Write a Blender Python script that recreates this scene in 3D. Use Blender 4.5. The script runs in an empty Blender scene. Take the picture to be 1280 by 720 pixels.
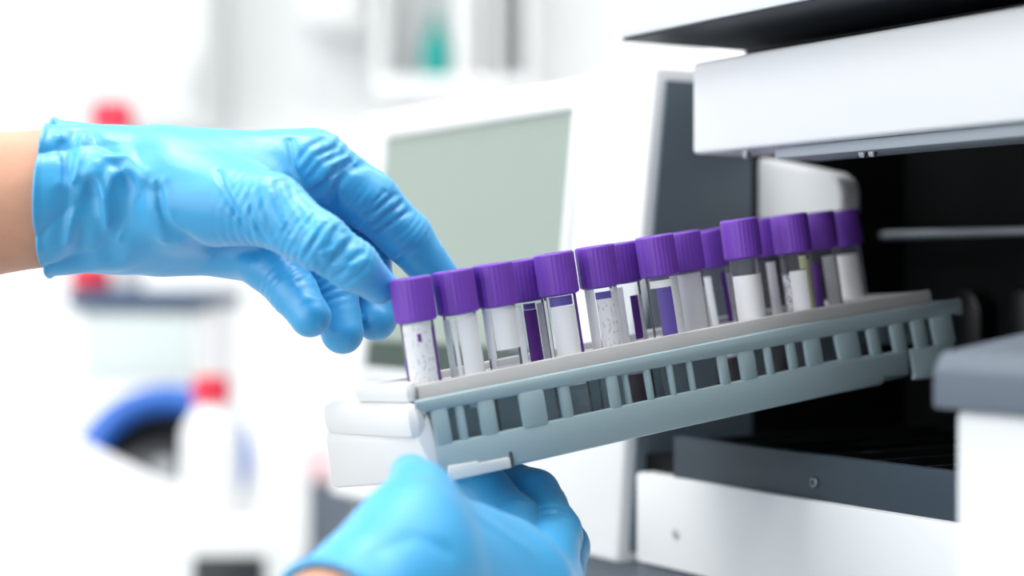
import bpy, bmesh, math, random
import numpy as np
import openvdb
from mathutils import Vector, Matrix

random.seed(7)
SC = bpy.context.scene
COL = SC.collection
FPX, CX, CY = 2204.0, 640.0, 350.0      # focal length and horizon of the photograph, in pixels
CAMZ = 1.07
CAM = Vector((0, 0, CAMZ))
PI = math.pi


def P(px, py, d):
    """a point of the place: measured in the photo at (px, py), d metres in front of the camera"""
    return Vector(((px - CX) / FPX * d, d, CAMZ + (CY - py) / FPX * d))


# ----------------------------------------------------------------------------- materials
def mat(name, col, rough=0.5, spec=0.5, metal=0.0, bump=0.0, bscale=200.0, var=0.0, vscale=20.0, coat=0.0, sss=0.0, sheen=0.0):
    m = bpy.data.materials.new(name)
    m.use_nodes = True
    nt = m.node_tree
    b = nt.nodes['Principled BSDF']
    b.inputs['Base Color'].default_value = (*col, 1)
    b.inputs['Roughness'].default_value = rough
    b.inputs['Specular IOR Level'].default_value = spec
    b.inputs['Metallic'].default_value = metal
    b.inputs['Coat Weight'].default_value = coat
    b.inputs['Sheen Weight'].default_value = sheen
    b.inputs['Sheen Roughness'].default_value = 0.5
    if sss:
        b.inputs['Subsurface Weight'].default_value = sss
        b.inputs['Subsurface Radius'].default_value = (0.004, 0.0015, 0.0008)
        b.inputs['Subsurface Scale'].default_value = 1.0
    tc = nt.nodes.new('ShaderNodeTexCoord')
    if bump:
        n = nt.nodes.new('ShaderNodeTexNoise')
        n.inputs['Scale'].default_value = bscale
        n.inputs['Detail'].default_value = 4
        nt.links.new(tc.outputs['Object'], n.inputs['Vector'])
        bp = nt.nodes.new('ShaderNodeBump')
        bp.inputs['Strength'].default_value = bump
        bp.inputs['Distance'].default_value = 0.001
        nt.links.new(n.outputs['Fac'], bp.inputs['Height'])
        nt.links.new(bp.outputs['Normal'], b.inputs['Normal'])
    if var:
        n = nt.nodes.new('ShaderNodeTexNoise')
        n.inputs['Scale'].default_value = vscale
        n.inputs['Detail'].default_value = 3
        nt.links.new(tc.outputs['Object'], n.inputs['Vector'])
        r = nt.nodes.new('ShaderNodeValToRGB')
        r.color_ramp.elements[0].position = 0.3
        r.color_ramp.elements[1].position = 0.7
        r.color_ramp.elements[0].color = (*[max(0, c * (1 - var)) for c in col], 1)
        r.color_ramp.elements[1].color = (*[min(1, c * (1 + var)) for c in col], 1)
        nt.links.new(n.outputs['Fac'], r.inputs['Fac'])
        nt.links.new(r.outputs['Color'], b.inputs['Base Color'])
    return m


def mat_emit(name, col, s):
    m = bpy.data.materials.new(name)
    m.use_nodes = True
    nt = m.node_tree
    nt.nodes.clear()
    e = nt.nodes.new('ShaderNodeEmission')
    e.inputs['Color'].default_value = (*col, 1)
    e.inputs['Strength'].default_value = s
    o = nt.nodes.new('ShaderNodeOutputMaterial')
    nt.links.new(e.outputs[0], o.inputs[0])
    return m


def mat_clear(name, tint=(0.93, 0.95, 0.96), gloss=1.0, haze=0.09):
    """clear thin plastic: see-through, slightly hazy, with a fresnel gloss"""
    m = bpy.data.materials.new(name)
    m.use_nodes = True
    nt = m.node_tree
    nt.nodes.clear()
    t = nt.nodes.new('ShaderNodeBsdfTransparent')
    t.inputs['Color'].default_value = (*tint, 1)
    g = nt.nodes.new('ShaderNodeBsdfGlossy')
    g.inputs['Roughness'].default_value = 0.06
    lw = nt.nodes.new('ShaderNodeLayerWeight')
    lw.inputs['Blend'].default_value = 0.16
    mu = nt.nodes.new('ShaderNodeMath')
    mu.operation = 'MULTIPLY'
    mu.inputs[1].default_value = gloss
    nt.links.new(lw.outputs['Fresnel'], mu.inputs[0])
    mx = nt.nodes.new('ShaderNodeMixShader')
    nt.links.new(mu.outputs[0], mx.inputs[0])
    nt.links.new(t.outputs[0], mx.inputs[1])
    nt.links.new(g.outputs[0], mx.inputs[2])
    df = nt.nodes.new('ShaderNodeBsdfDiffuse')
    df.inputs['Color'].default_value = (0.78, 0.76, 0.84, 1)
    mh = nt.nodes.new('ShaderNodeMixShader')
    mh.inputs[0].default_value = haze
    nt.links.new(mx.outputs[0], mh.inputs[1])
    nt.links.new(df.outputs[0], mh.inputs[2])
    o = nt.nodes.new('ShaderNodeOutputMaterial')
    nt.links.new(mh.outputs[0], o.inputs[0])
    return m


def mat_print(name, base, ink, sx, sz, thr):
    """white label paper with rows of small illegible print"""
    m = mat(name, base, 0.55)
    nt = m.node_tree
    b = nt.nodes['Principled BSDF']
    tc = nt.nodes.new('ShaderNodeTexCoord')
    mp = nt.nodes.new('ShaderNodeMapping')
    mp.inputs['Scale'].default_value = (sx, sx, sz)
    n = nt.nodes.new('ShaderNodeTexNoise')
    n.inputs['Scale'].default_value = 1.0
    n.inputs['Detail'].default_value = 1.0
    r = nt.nodes.new('ShaderNodeValToRGB')
    r.color_ramp.interpolation = 'CONSTANT'
    r.color_ramp.elements[0].color = (*ink, 1)
    r.color_ramp.elements[1].position = thr
    r.color_ramp.elements[1].color = (*base, 1)
    nt.links.new(tc.outputs['Object'], mp.inputs['Vector'])
    nt.links.new(mp.outputs['Vector'], n.inputs['Vector'])
    nt.links.new(n.outputs['Fac'], r.inputs['Fac'])
    nt.links.new(r.outputs['Color'], b.inputs['Base Color'])
    return m


M = dict(
    white=mat('white_enamel', (0.79, 0.805, 0.82), 0.38, 0.4),
    whitemat=mat('white_matte', (0.90, 0.91, 0.92), 0.6, 0.3),
    wall=mat('wall_paint', (0.90, 0.92, 0.92), 0.8, 0.2, bump=0.1, bscale=80),
    floor=mat('floor_vinyl', (0.36, 0.38, 0.39), 0.35, 0.4, var=0.05, vscale=8),
    ceil=mat('ceiling_paint', (0.9, 0.9, 0.9), 0.9, 0.1),
    palegrey=mat('pale_grey_plastic', (0.80, 0.825, 0.82), 0.55),
    midgrey=mat('grey_plastic', (0.33, 0.37, 0.41), 0.5),
    slab=mat('grey_slab', (0.125, 0.15, 0.185), 0.5, 0.35),
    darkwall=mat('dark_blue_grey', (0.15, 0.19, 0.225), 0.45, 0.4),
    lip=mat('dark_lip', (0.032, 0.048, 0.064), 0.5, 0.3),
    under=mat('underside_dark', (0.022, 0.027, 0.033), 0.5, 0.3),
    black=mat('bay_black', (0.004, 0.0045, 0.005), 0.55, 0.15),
    black2=mat('bay_black_gloss', (0.006, 0.007, 0.008), 0.3, 0.4),
    screen=mat('screen_glass', (0.31, 0.375, 0.335), 0.28, 0.5),
    steel=mat('steel', (0.6, 0.61, 0.62), 0.3, 0.5, metal=1.0),
    darksteel=mat('dark_steel', (0.16, 0.17, 0.18), 0.35, 0.5, metal=0.8),
    rack=mat('rack_blue_grey', (0.35, 0.47, 0.51), 0.42, 0.45, bump=0.04, bscale=900),
    rackwarm=mat('rack_warm_grey', (0.62, 0.615, 0.61), 0.45, 0.4),
    racklight=mat('rack_light_grey', (0.80, 0.81, 0.82), 0.45, 0.4),
    cap=mat('cap_purple', (0.185, 0.060, 0.48), 0.42, 0.4, bump=0.05, bscale=1500),
    clear=mat_clear('tube_clear'),
    label=mat('label_white', (0.92, 0.92, 0.94), 0.55),
    labelprint=mat_print('label_printed', (0.84, 0.84, 0.87), (0.60, 0.59, 0.66), 900, 500, 0.36),
    labeldot=mat_print('label_dotted', (0.80, 0.80, 0.84), (0.16, 0.15, 0.2), 1500, 1100, 0.46),
    purple=mat('label_purple', (0.13, 0.025, 0.30), 0.5),
    violet=mat('label_violet', (0.13, 0.09, 0.40), 0.5),
    yellowgreen=mat('label_yellowgreen', (0.62, 0.64, 0.42), 0.5),
    darkband=mat('screen_dark_band', (0.035, 0.06, 0.05), 0.3, 0.4),
    blood=mat('blood', (0.055, 0.012, 0.022), 0.25),
    glove=mat('nitrile_blue', (0.03, 0.39, 0.76), 0.43, 0.9, bump=0.10, bscale=420, sheen=0.2),
    skin=mat('skin', (0.60, 0.32, 0.215), 0.5, 0.35, bump=0.1, bscale=500, var=0.08, vscale=60, sss=0.15),
    red=mat('red_plastic', (0.72, 0.03, 0.07), 0.45),
    navy=mat('navy_plastic', (0.035, 0.075, 0.155), 0.45),
    blue=mat('blue_rubber', (0.02, 0.13, 0.52), 0.45),
    bowl=mat('dark_bowl', (0.02, 0.025, 0.03), 0.4),
    mint=mat('mint_panel', (0.60, 0.67, 0.67), 0.5),
    teal=mat('teal_plastic', (0.0, 0.36, 0.32), 0.4),
    pink=mat('pale_pink', (0.82, 0.60, 0.62), 0.5),
    bottle=mat('white_bottle', (0.86, 0.87, 0.88), 0.4),
    lamp=mat_emit('lamp_diffuser', (1, 1, 1), 1.6),
)


# ----------------------------------------------------------------------------- mesh helpers
class Frame:
    def __init__(s, o, x, y, z):
        s.o, s.x, s.y, s.z = Vector(o), Vector(x), Vector(y), Vector(z)

    def __call__(s, a, b, c):
        return s.o + s.x * a + s.y * b + s.z * c


WORLD = Frame((0, 0, 0), (1, 0, 0), (0, 1, 0), (0, 0, 1))


def bev(bm, geom_faces, w, seg=2, ang=0.5):
    if w <= 0:
        return
    es = set()
    for f in geom_faces:
        for e in f.edges:
            es.add(e)
    es = [e for e in es if len(e.link_faces) == 2 and e.calc_face_angle(0) > ang]
    bmesh.ops.bevel(bm, geom=es, offset=w, offset_type='OFFSET', segments=seg, profile=0.5, affect='EDGES', clamp_overlap=True)


def prism(bm, fr, poly, r0, r1, axis='y', bevel=0.0, seg=2):
    """poly: 2D outline; extruded along axis of the frame from r0 to r1 ('y': poly=(x,z); 'x': poly=(y,z); 'z': poly=(x,y))"""
    def pt(p, r):
        if axis == 'y':
            return fr(p[0], r, p[1])
        if axis == 'x':
            return fr(r, p[0], p[1])
        return fr(p[0], p[1], r)
    a = [bm.verts.new(pt(p, r0)) for p in poly]
    b = [bm.verts.new(pt(p, r1)) for p in poly]
    n = len(poly)
    fs = [bm.faces.new(a), bm.faces.new(b[::-1])]
    for i in range(n):
        j = (i + 1) % n
        fs.append(bm.faces.new((a[j], a[i], b[i], b[j])))
    bmesh.ops.recalc_face_normals(bm, faces=fs)
    bev(bm, fs, bevel, seg)


def box(bm, fr, x, y, z, bevel=0.0, seg=2):
    prism(bm, fr, [(x[0], z[0]), (x[1], z[0]), (x[1], z[1]), (x[0], z[1])], y[0], y[1], 'y', bevel, seg)


def lathe(bm, fr, prof, seg=40, rib=None):
    """prof: list of (radius, height); rib(i, k, r) may modulate the radius"""
    rings = []
    for k, (r, h) in enumerate(prof):
        if r < 1e-7:
            rings.append([bm.verts.new(fr(0, 0, h))])
        else:
            ring = []
            for i in range(seg):
                rr = rib(i, k, r) if rib else r
                t = 2 * PI * i / seg
                ring.append(bm.verts.new(fr(rr * math.cos(t), rr * math.sin(t), h)))
            rings.append(ring)
    for a, b in zip(rings, rings[1:]):
        for i in range(seg):
            j = (i + 1) % seg
            if len(a) == 1 and len(b) == 1:
                continue
            if len(a) == 1:
                bm.faces.new((a[0], b[j], b[i]))
            elif len(b) == 1:
                bm.faces.new((a[i], a[j], b[0]))
            else:
                bm.faces.new((a[i], a[j], b[j], b[i]))
    bmesh.ops.recalc_face_normals(bm, faces=bm.faces[:])


def torus(bm, fr, R, r, seg=64, sub=16):
    g = [[bm.verts.new(fr((R + r * math.cos(b)) * math.cos(a), (R + r * math.cos(b)) * math.sin(a), r * math.sin(b)))
          for b in [2 * PI * k / sub for k in range(sub)]] for a in [2 * PI * i / seg for i in range(seg)]]
    for i in range(seg):
        for k in range(sub):
            bm.faces.new((g[i][k], g[(i + 1) % seg][k], g[(i + 1) % seg][(k + 1) % sub], g[i][(k + 1) % sub]))
    bmesh.ops.recalc_face_normals(bm, faces=bm.faces[:])


def bm_new():
    return bmesh.new()


def mesh_of(name, bm, m, smooth=True):
    me = bpy.data.meshes.new(name)
    bm.to_mesh(me)
    bm.free()
    me.materials.append(m)
    if smooth:
        for p in me.polygons:
            p.use_smooth = True
        try:
            me.set_sharp_from_angle(angle=math.radians(38))
        except Exception:
            pass
    return me


def link(name, me, parent=None, loc=None):
    o = bpy.data.objects.new(name, me)
    COL.objects.link(o)
    if loc is not None:
        o.location = loc
    if parent is not None:
        o.parent = parent
    return o


def world_of(o):
    m = o.matrix_basis.copy()
    p = o
    while p.parent is not None:
        m = p.parent.matrix_basis @ p.matrix_parent_inverse @ m
        p = p.parent
    return m


def part(name, bm, m, parent, smooth=True):
    """mesh built in world coordinates, re-expressed in its parent's space"""
    me = mesh_of(name, bm, m, smooth)
    if parent is not None:
        me.transform(world_of(parent).inverted())
    return link(name, me, parent)


def tag(o, label, cat, group=None, kind=None):
    o['label'] = label
    o['category'] = cat
    if group:
        o['group'] = group
    if kind:
        o['kind'] = kind
    return o


def thing(name, loc, label, cat, group=None, rot=None):
    o = bpy.data.objects.new(name, None)
    o.empty_display_size = 0.02
    COL.objects.link(o)
    if rot is not None:
        o.matrix_basis = rot
    else:
        o.location = loc
    return tag(o, label, cat, group)


def single(name, bm, m, loc, label, cat, group=None, smooth=True):
    me = mesh_of(name, bm, m, smooth)
    me.transform(Matrix.Translation(-Vector(loc)))
    o = link(name, me, None, loc)
    return tag(o, label, cat, group)


def structure(name, bm, m):
    o = link(name, mesh_of(name, bm, m, False))
    o['kind'] = 'structure'
    return o


def part_label(o, text):
    o['label'] = text
    return o


# ----------------------------------------------------------------------------- the room
bm = bm_new(); box(bm, WORLD, (-2.6, 3.2), (-2.5, 3.0), (-0.05, 0.0)); structure('floor', bm, M['floor'])
bm = bm_new(); box(bm, WORLD, (-2.6, 3.2), (-2.5, 3.0), (2.7, 2.75)); structure('ceiling', bm, M['ceil'])
bm = bm_new(); box(bm, WORLD, (-2.6, 3.2), (2.95, 3.05), (0.0, 2.7)); structure('wall_back', bm, M['wall'])
bm = bm_new(); box(bm, WORLD, (-2.7, -2.6), (-2.5, 3.05), (0.0, 2.7)); structure('wall_left', bm, M['wall'])

# ----------------------------------------------------------------------------- the analyser
Fv = Vector((-0.5195, 0.8545, 0)).normalized()
Nv = Vector((0.8545, 0.5195, 0)).normalized()
AF = Frame(CAM, Nv, Fv, (0, 0, 1))     # x = into the machine, y = along its front to the far left, z = up from eye height

lab = thing('laboratory_analyzer', AF(0.55, 0.6, -0.165),
            'large white laboratory analyzer with tilted screen and open black sample bay at right', 'machine')
# far left cabinet with the tilted front
prof = [(0.5055, 0.105), (0.4885, -0.056), (0.4823, -0.136), (0.78, -0.136), (0.78, 0.105)]
bm = bm_new(); prism(bm, AF, prof, 0.697, 1.018, 'y', 0.003, 3)
part('screen_cabinet', bm, M['white'], lab)
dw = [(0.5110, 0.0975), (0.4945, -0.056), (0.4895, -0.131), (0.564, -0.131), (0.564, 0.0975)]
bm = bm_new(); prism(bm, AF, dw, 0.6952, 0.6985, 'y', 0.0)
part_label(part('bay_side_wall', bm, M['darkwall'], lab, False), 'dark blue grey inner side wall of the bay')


def front_n(z):
    pts = [(0.105, 0.5055), (-0.056, 0.4885), (-0.136, 0.4823)]
    for (za, na), (zb, nb) in zip(pts, pts[1:]):
        if zb <= z <= za:
            k = (za - z) / (za - zb)
            return na + (nb - na) * k
    return pts[0][1]


def slanted_plate(bm, t0, t1, z0, z1, out, inn, bevel=0.0):
    prism(bm, AF, [(front_n(z0) - out, z0), (front_n(z1) - out, z1), (front_n(z1) + inn, z1), (front_n(z0) + inn, z0)], t0, t1, 'y', bevel)


st0, st1, sz0, sz1 = 0.764, 0.976, -0.054, 0.0885
scr = None
bm = bm_new(); slanted_plate(bm, st0, st1, sz0, sz1, 0.0008, 0.002)
scr = part_label(part('screen', bm, M['screen'], lab, False), 'grey green glossy display screen')
bm = bm_new()
w = 0.006
slanted_plate(bm, st0 - w, st0, sz0 - w, sz1 + w, 0.0026, 0.001, 0.0008)
slanted_plate(bm, st1, st1 + w, sz0 - w, sz1 + w, 0.0026, 0.001, 0.0008)
slanted_plate(bm, st0, st1, sz1, sz1 + w, 0.0026, 0.001, 0.0008)
prism(bm, AF, [(front_n(sz0) - 0.0026, sz0), (front_n(sz0) + 0.001, sz0), (front_n(sz0 - w + 0.0041) + 0.001, sz0 - w), (front_n(sz0 - w + 0.0041) - 0.0026, sz0 - w)], st0, st1, 'y', 0.0008)
part('screen_bezel', bm, M['white'], lab)
bm = bm_new(); box(bm, AF, (0.60, 0.76), (0.70, 0.90), (0.105, 0.128), 0.006, 3)
part_label(part('rear_cover', bm, M['palegrey'], lab), 'pale grey raised cover on the rear top')
bm = bm_new(); slanted_plate(bm, st0 + 0.001, st1 - 0.001, sz0 + 0.001, -0.0365, 0.0014, 0.0)  # thin darker green strip laid over the bottom of the display
part_label(part('screen_dark_band', bm, M['darkband'], scr, False), 'dark green band along the bottom of the screen')
# lower white front panel, its screw, the dark lip and the deck
bm = bm_new(); box(bm, AF, (0.489, 0.50), (0.36, 0.6905), (-0.1346, -0.092), 0.0015)
lp = part('lower_front_panel', bm, M['white'], lab)


def on_n(px, n):
    r = (px - CX) / FPX
    return (0.8545 * n - r * 0.5195 * n) / (0.5195 + r * 0.8545)


def az(py, n, t):
    return (CY - py) / FPX * (0.5195 * n + 0.8545 * t)


def disc(bm, n, t, z, r, h=0.001, seg=20):
    fr = Frame(AF(n, t, z), Fv, (0, 0, 1), -Nv)
    lathe(bm, fr, [(0, -0.002), (r, -0.002), (r, h * 0.6), (r * 0.8, h), (r * 0.45, h), (r * 0.4, h * 0.3), (0, h * 0.3)], seg)


t = on_n(845, 0.489)
bm = bm_new(); disc(bm, 0.489, t, az(667, 0.489, t), 0.0026, 0.0008); part_label(part('screw', bm, M['steel'], lp), 'small steel recessed screw')
bm = bm_new(); box(bm, AF, (0.4925, 0.4985), (0.40, 0.6653), (-0.1, -0.073), 0.001)
lip = part('bay_lip', bm, M['lip'], lab); part_label(lip, 'dark blue grey raised lip along the bay opening')
t = on_n(1018, 0.4925)
bm = bm_new(); disc(bm, 0.4925, t, az(603, 0.4925, t), 0.0024, 0.001); part_label(part('screw', bm, M['darksteel'], lip), 'dark steel screw')
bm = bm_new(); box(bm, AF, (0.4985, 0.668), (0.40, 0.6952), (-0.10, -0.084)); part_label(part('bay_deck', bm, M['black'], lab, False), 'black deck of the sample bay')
for k in range(9):
    tt = 0.425 + k * 0.029
    bm = bm_new(); box(bm, AF, (0.505, 0.655), (tt, tt + 0.003), (-0.084, -0.074), 0.0006)
    part('lane_guide', bm, M['black2'], lab)
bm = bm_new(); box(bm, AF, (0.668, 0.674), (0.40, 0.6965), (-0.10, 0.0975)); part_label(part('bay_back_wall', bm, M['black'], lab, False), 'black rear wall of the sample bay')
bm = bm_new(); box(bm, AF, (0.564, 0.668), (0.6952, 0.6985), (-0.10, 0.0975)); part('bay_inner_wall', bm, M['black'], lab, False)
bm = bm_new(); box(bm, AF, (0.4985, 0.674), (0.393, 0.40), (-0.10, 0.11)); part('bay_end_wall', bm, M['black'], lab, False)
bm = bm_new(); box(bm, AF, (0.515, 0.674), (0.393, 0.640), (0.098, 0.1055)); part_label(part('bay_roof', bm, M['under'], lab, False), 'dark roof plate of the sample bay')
for k in range(6):      # black arched dividers on the rear wall
    t0 = 0.655 - k * 0.036
    pts = [(t0, -0.084), (t0 - 0.026, -0.084), (t0 - 0.026, -0.02)] + [(t0 - 0.013 - 0.013 * math.cos(a), -0.02 + 0.016 * math.sin(a)) for a in [PI * q / 8 for q in range(1, 8)]] + [(t0, -0.02)]
    bm = bm_new(); prism(bm, AF, pts, 0.655, 0.668, 'x', 0.0015)
    part('lane_arch', bm, M['black2'], lab)
bm = bm_new()
fr = Frame(AF(0.652, 0.40, 0.0235), Vector((0, 0, 1)), Nv, Fv)
lathe(bm, fr, [(0, 0), (0.0021, 0), (0.0021, 0.295), (0, 0.295)], 16)
part_label(part('guide_rail', bm, M['midgrey'], lab), 'thin steel rail across the bay')
# white rounded housing fixed to the bay's side wall
th = on_n(1078, 0.580)
hp = [(0.6952, 0.062), (th + 0.009, 0.0515), (th + 0.0025, 0.048), (th, 0.042), (th, 0.029), (0.6952, 0.029)]
bm = bm_new(); prism(bm, AF, hp, 0.5665, 0.580, 'x', 0.003, 4)
part_label(part('arm_housing', bm, M['white'], lab), 'white rounded housing inside the bay')
# upper white cover panel with grey lower edge
bm = bm_new(); box(bm, AF, (0.482, 0.515), (0.36, 0.6368), (0.0566, 0.098), 0.0022, 3)
cov = part('cover_panel', bm, M['white'], lab)
bm = bm_new(); box(bm, AF, (0.4865, 0.512), (0.36, 0.585), (0.0515, 0.0566), 0.0012)
part_label(part('lower_edge', bm, M['midgrey'], cov), 'grey lower edge strip')
for px, py in ((1078, 186), (1066, 184), (921, 199)):
    t = on_n(px, 0.4865)
    bm = bm_new()
    fr = Frame(AF(0.492, t, 0.0575 if px > 1000 else 0.0615), Nv, Fv, (0, 0, -1))
    lathe(bm, fr, [(0, 0), (0.0018, 0), (0.0018, 0.0068), (0.0012, 0.008), (0, 0.008)], 14)
    part_label(part('bolt', bm, M['steel'], cov), 'small steel bolt')
# hood above
bm = bm_new(); box(bm, AF, (0.457, 0.78), (0.30, 0.658), (0.1095, 0.30), 0.002)
hood = part('hood', bm, M['white'], lab)
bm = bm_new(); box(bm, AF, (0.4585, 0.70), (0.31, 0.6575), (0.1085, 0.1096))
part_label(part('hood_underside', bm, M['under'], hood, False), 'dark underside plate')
# plinth
bm = bm_new(); box(bm, AF, (0.494, 0.78), (0.26, 1.0), (-0.165, -0.136), 0.002)
part_label(part('plinth', bm, M['slab'], lab), 'dark grey base')
# near right section
bm = bm_new(); box(bm, AF, (0.4035, 0.66), (0.10, 0.3985), (-0.165, -0.040), 0.003, 3)
part('side_cabinet', bm, M['white'], lab)
tp = [(0.40, -0.0402), (0.40, -0.0282), (0.4035, -0.0228), (0.4407, -0.0172), (0.47, -0.0145), (0.66, -0.0145), (0.66, -0.0402)]
bm = bm_new(); prism(bm, AF, tp, 0.09, 0.4043, 'y', 0.0012, 3)
part_label(part('worktop', bm, M['slab'], lab), 'thick grey top slab of the near cabinet')

# bench under the analyser
bench = thing('lab_bench', AF(0.7, 0.5, -CAMZ), 'white laboratory bench carrying the analyzer', 'bench')
bm = bm_new(); box(bm, AF, (0.488, 1.10), (0.0, 1.02), (-0.195, -0.165), 0.003); part('worktop', bm, M['whitemat'], bench)
bm = bm_new(); box(bm, AF, (0.51, 1.08), (0.03, 1.00), (-CAMZ, -0.195), 0.003); part('cabinet', bm, M['whitemat'], bench)

# ----------------------------------------------------------------------------- the tube rack
ru = Vector((1.642, 1, 0.268)).normalized()
rv = Vector((-0.608, 1, -0.06)); rv = (rv - ru * rv.dot(ru)).normalized()
rw = ru.cross(rv)
RO = P(520, 510, 0.64)
mm = 0.001
RF = Frame(RO, ru * mm, rv * mm, rw * mm)          # rack frame in millimetres
rmat = Matrix(((ru.x, rv.x, rw.x, 0), (ru.y, rv.y, rw.y, 0), (ru.z, rv.z, rw.z, 0), (0, 0, 0, 1)))
rm = rmat.copy(); rm.translation = RF(135, 30, -29)
rack = thing('tube_rack', None, 'grey plastic sample tube rack with slotted side held by two gloved hands', 'rack', rot=rm)
TOP = lambda a: 2.6 - 2.4 * max(0, a - 180) / 98
BAND = lambda a: -2.5 - 1.0 * min(1, a / 120) - 2.8 * max(0, a - 120) / 152
SLB = lambda a: -14.9 - 0.2 * a / 180 - 3.2 * max(0, a - 200) / 70
BOT = lambda a: -28.0 - 1.3 * a / 200
bm = bm_new()
A = [-0.6, 60, 120, 180, 230, 278.5]
prism(bm, RF, [(a, TOP(a)) for a in A] + [(277.5, BAND(277.5) - 1.6)] + [(a, BAND(a)) for a in (271.5, 230, 180, 120, 60, 4.0)], 0, 3.2, 'y', 0.55)
part('side_rim', bm, M['rack'], rack)
bm = bm_new()
A = [6.0, 60, 120, 180, 200, 235]
prism(bm, RF, [(a, SLB(a)) for a in A] + [(242, SLB(242)), (240.6, -28.6), (226.5, -27.4), (225.0, -30.0)] + [(a, BOT(a)) for a in (200, 120, 60, 5.0)], 0, 3.2, 'y', 0.35)
part('side_skirt', bm, M['rack'], rack)
bm = bm_new()
prism(bm, RF, [(243, SLB(243)), (269.8, SLB(269)), (268, -27.5), (252.5, -32.0), (242.6, -30.8), (243.6, -29.0)], 0.2, 3.0, 'y', 0.35)
part('end_tab', bm, M['rack'], rack)
# posts between the slots: (a0, a1, set-back)
posts = [(6.3, 13.4, 0), (16.8, 20.6, 0.4), (26.1, 33.4, 0), (43.9, 55.2, -0.5), (62.5, 67.5, 0.4), (84.5, 89.8, 0), (92.9, 95.4, 0.8), (102.7, 105.9, 0.2),
         (114.1, 116.6, 0), (124.2, 126.9, 0.5), (139.2, 144.2, 0), (150.0, 158.3, 0), (163.5, 167.4, 0), (175.6, 180.4, 0.2), (184.8, 194.0, 0),
         (202.0, 215.0, 0), (220.1, 226.6, 0), (233.6, 241.6, 0), (246.0, 254.1, 0), (257.6, 270.6, 0)]
for a0, a1, sb in posts:
    bm = bm_new()
    k = 0.75 if a0 > 200 else 0.3     # the far posts lean a little
    prism(bm, RF, [(a0 + k, SLB(a0) - 1), (a1 + k, SLB(a1) - 1), (a1 - k * 0.3, BAND(a1) + 1), (a0 - k * 0.3, BAND(a0) + 1)], sb + 0.15, 3.0 + sb, 'y', 0.3)
    part('slot_post', bm, M['rack'], rack)
# clip along the lower left edge
bm = bm_new(); prism(bm, RF, [(8.5, -28.6), (35.5, -28.9), (35.5, -25.2), (34.5, -24.8), (22, -24.6), (22, -23.8), (9.5, -23.2)], -1.0, 0.6, 'y', 0.3)
part_label(part('clip', bm, M['racklight'], rack), 'pale clip strip on the lower edge')
bm = bm_new(); prism(bm, RF, [(36.2, -28.9), (37.6, -28.9), (37.0, -23.0), (35.8, -23.0)], -0.8, 0.6, 'y', 0.25)
part_label(part('clip_stop', bm, M['darksteel'], rack), 'dark stop beside the clip')
# inner tube holder: open box with long dividers
hb0, hb1, ct = 4.5, 53.5, 7.6
HT = lambda a: ct + 0.6 * math.sin(PI * min(1, max(0, a / 264))) - 1.5 * max(0, a - 200) / 64
bm = bm_new()
A = [3.5, 60, 120, 180, 230, 264]
lo = [(264, -3), (3.5, -3)]
prism(bm, RF, [(a, HT(a)) for a in A] + lo, hb0, hb0 + 1.8, 'y', 0.5)
prism(bm, RF, [(a, HT(a) - 0.4) for a in A] + lo, hb1 - 1.8, hb1, 'y', 0.3)
box(bm, RF, (3.5, 5.3), (hb0, hb1), (-10, ct - 0.1), 0.3)
box(bm, RF, (232, 264), (hb0 + 1, hb1), (0, 5.9), 0.3)
for b in (20.1, 36.3):
    prism(bm, RF, [(a, HT(a) - 2.2) for a in A] + lo, b - 0.7, b + 0.7, 'y', 0.2)
part_label(part('tube_holder', bm, M['rackwarm'], rack), 'warm grey inner tube holder')
# floor and rear wall of the tray
bm = bm_new()
box(bm, RF, (6, 240), (2, 73), (-29, -26.8), 0.3)
part('tray_floor', bm, M['rack'], rack)
bm = bm_new()
box(bm, RF, (2, 272), (70.5, 73.5), (-28, -2.0), 0.4)
part('rear_wall', bm, M['rack'], rack)
bm = bm_new()
box(bm, RF, (6, 276), (hb1 + 0.3, 71.5), (-6.5, -3.5), 0.3)
part('rear_shelf', bm, M['rackwarm'], rack)
# handle at the near end
bm = bm_new(); box(bm, RF, (-4.0, 4.5), (0.3, 75.5), (-11.6, 1.8), 0.3, 2)
h = part('end_handle', bm, M['racklight'], rack); part_label(h, 'near white end handle block')
bm = bm_new()
q = [(-0.8, 1.0, -11.5), (5.6, 1.0, -1.0), (9.6, 1.0, -28.3), (5.0, 1.0, -28.3), (-3.2, 76.5, -11.5), (4.0, 76.5, -1.0), (4.0, 76.5, -33.0), (-3.8, 76.5, -33.0)]
vs = [bm.verts.new(RF(*p)) for p in q]
fs = [bm.faces.new([vs[k] for k in f]) for f in ((0, 1, 2, 3), (4, 7, 6, 5), (0, 4, 5, 1), (1, 5, 6, 2), (2, 6, 7, 3), (3, 7, 4, 0))]
bmesh.ops.recalc_face_normals(bm, faces=fs)
bev(bm, fs, 0.35 * 1.0, 2)
part('end_wall', bm, M['racklight'], rack)
bm = bm_new(); box(bm, RF, (-1.6, 3.6), (3.2, 47), (1.6, 9.6), 0.3, 2)
part('handle_step', bm, M['racklight'], rack)
bm = bm_new(); box(bm, RF, (270, 274), (3, 71), (-19, 0), 0.4)
part('far_end_wall', bm, M['rack'], rack)

# ----------------------------------------------------------------------------- the sample tubes
RCAP, RTUBE, LEN = 8.0, 6.3, 74.0
LOC = Frame((0, 0, 0), (mm, 0, 0), (0, mm, 0), (0, 0, mm))


def shared(name, build, m):
    b = bm_new(); build(b)
    return mesh_of(name, b, m)


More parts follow.
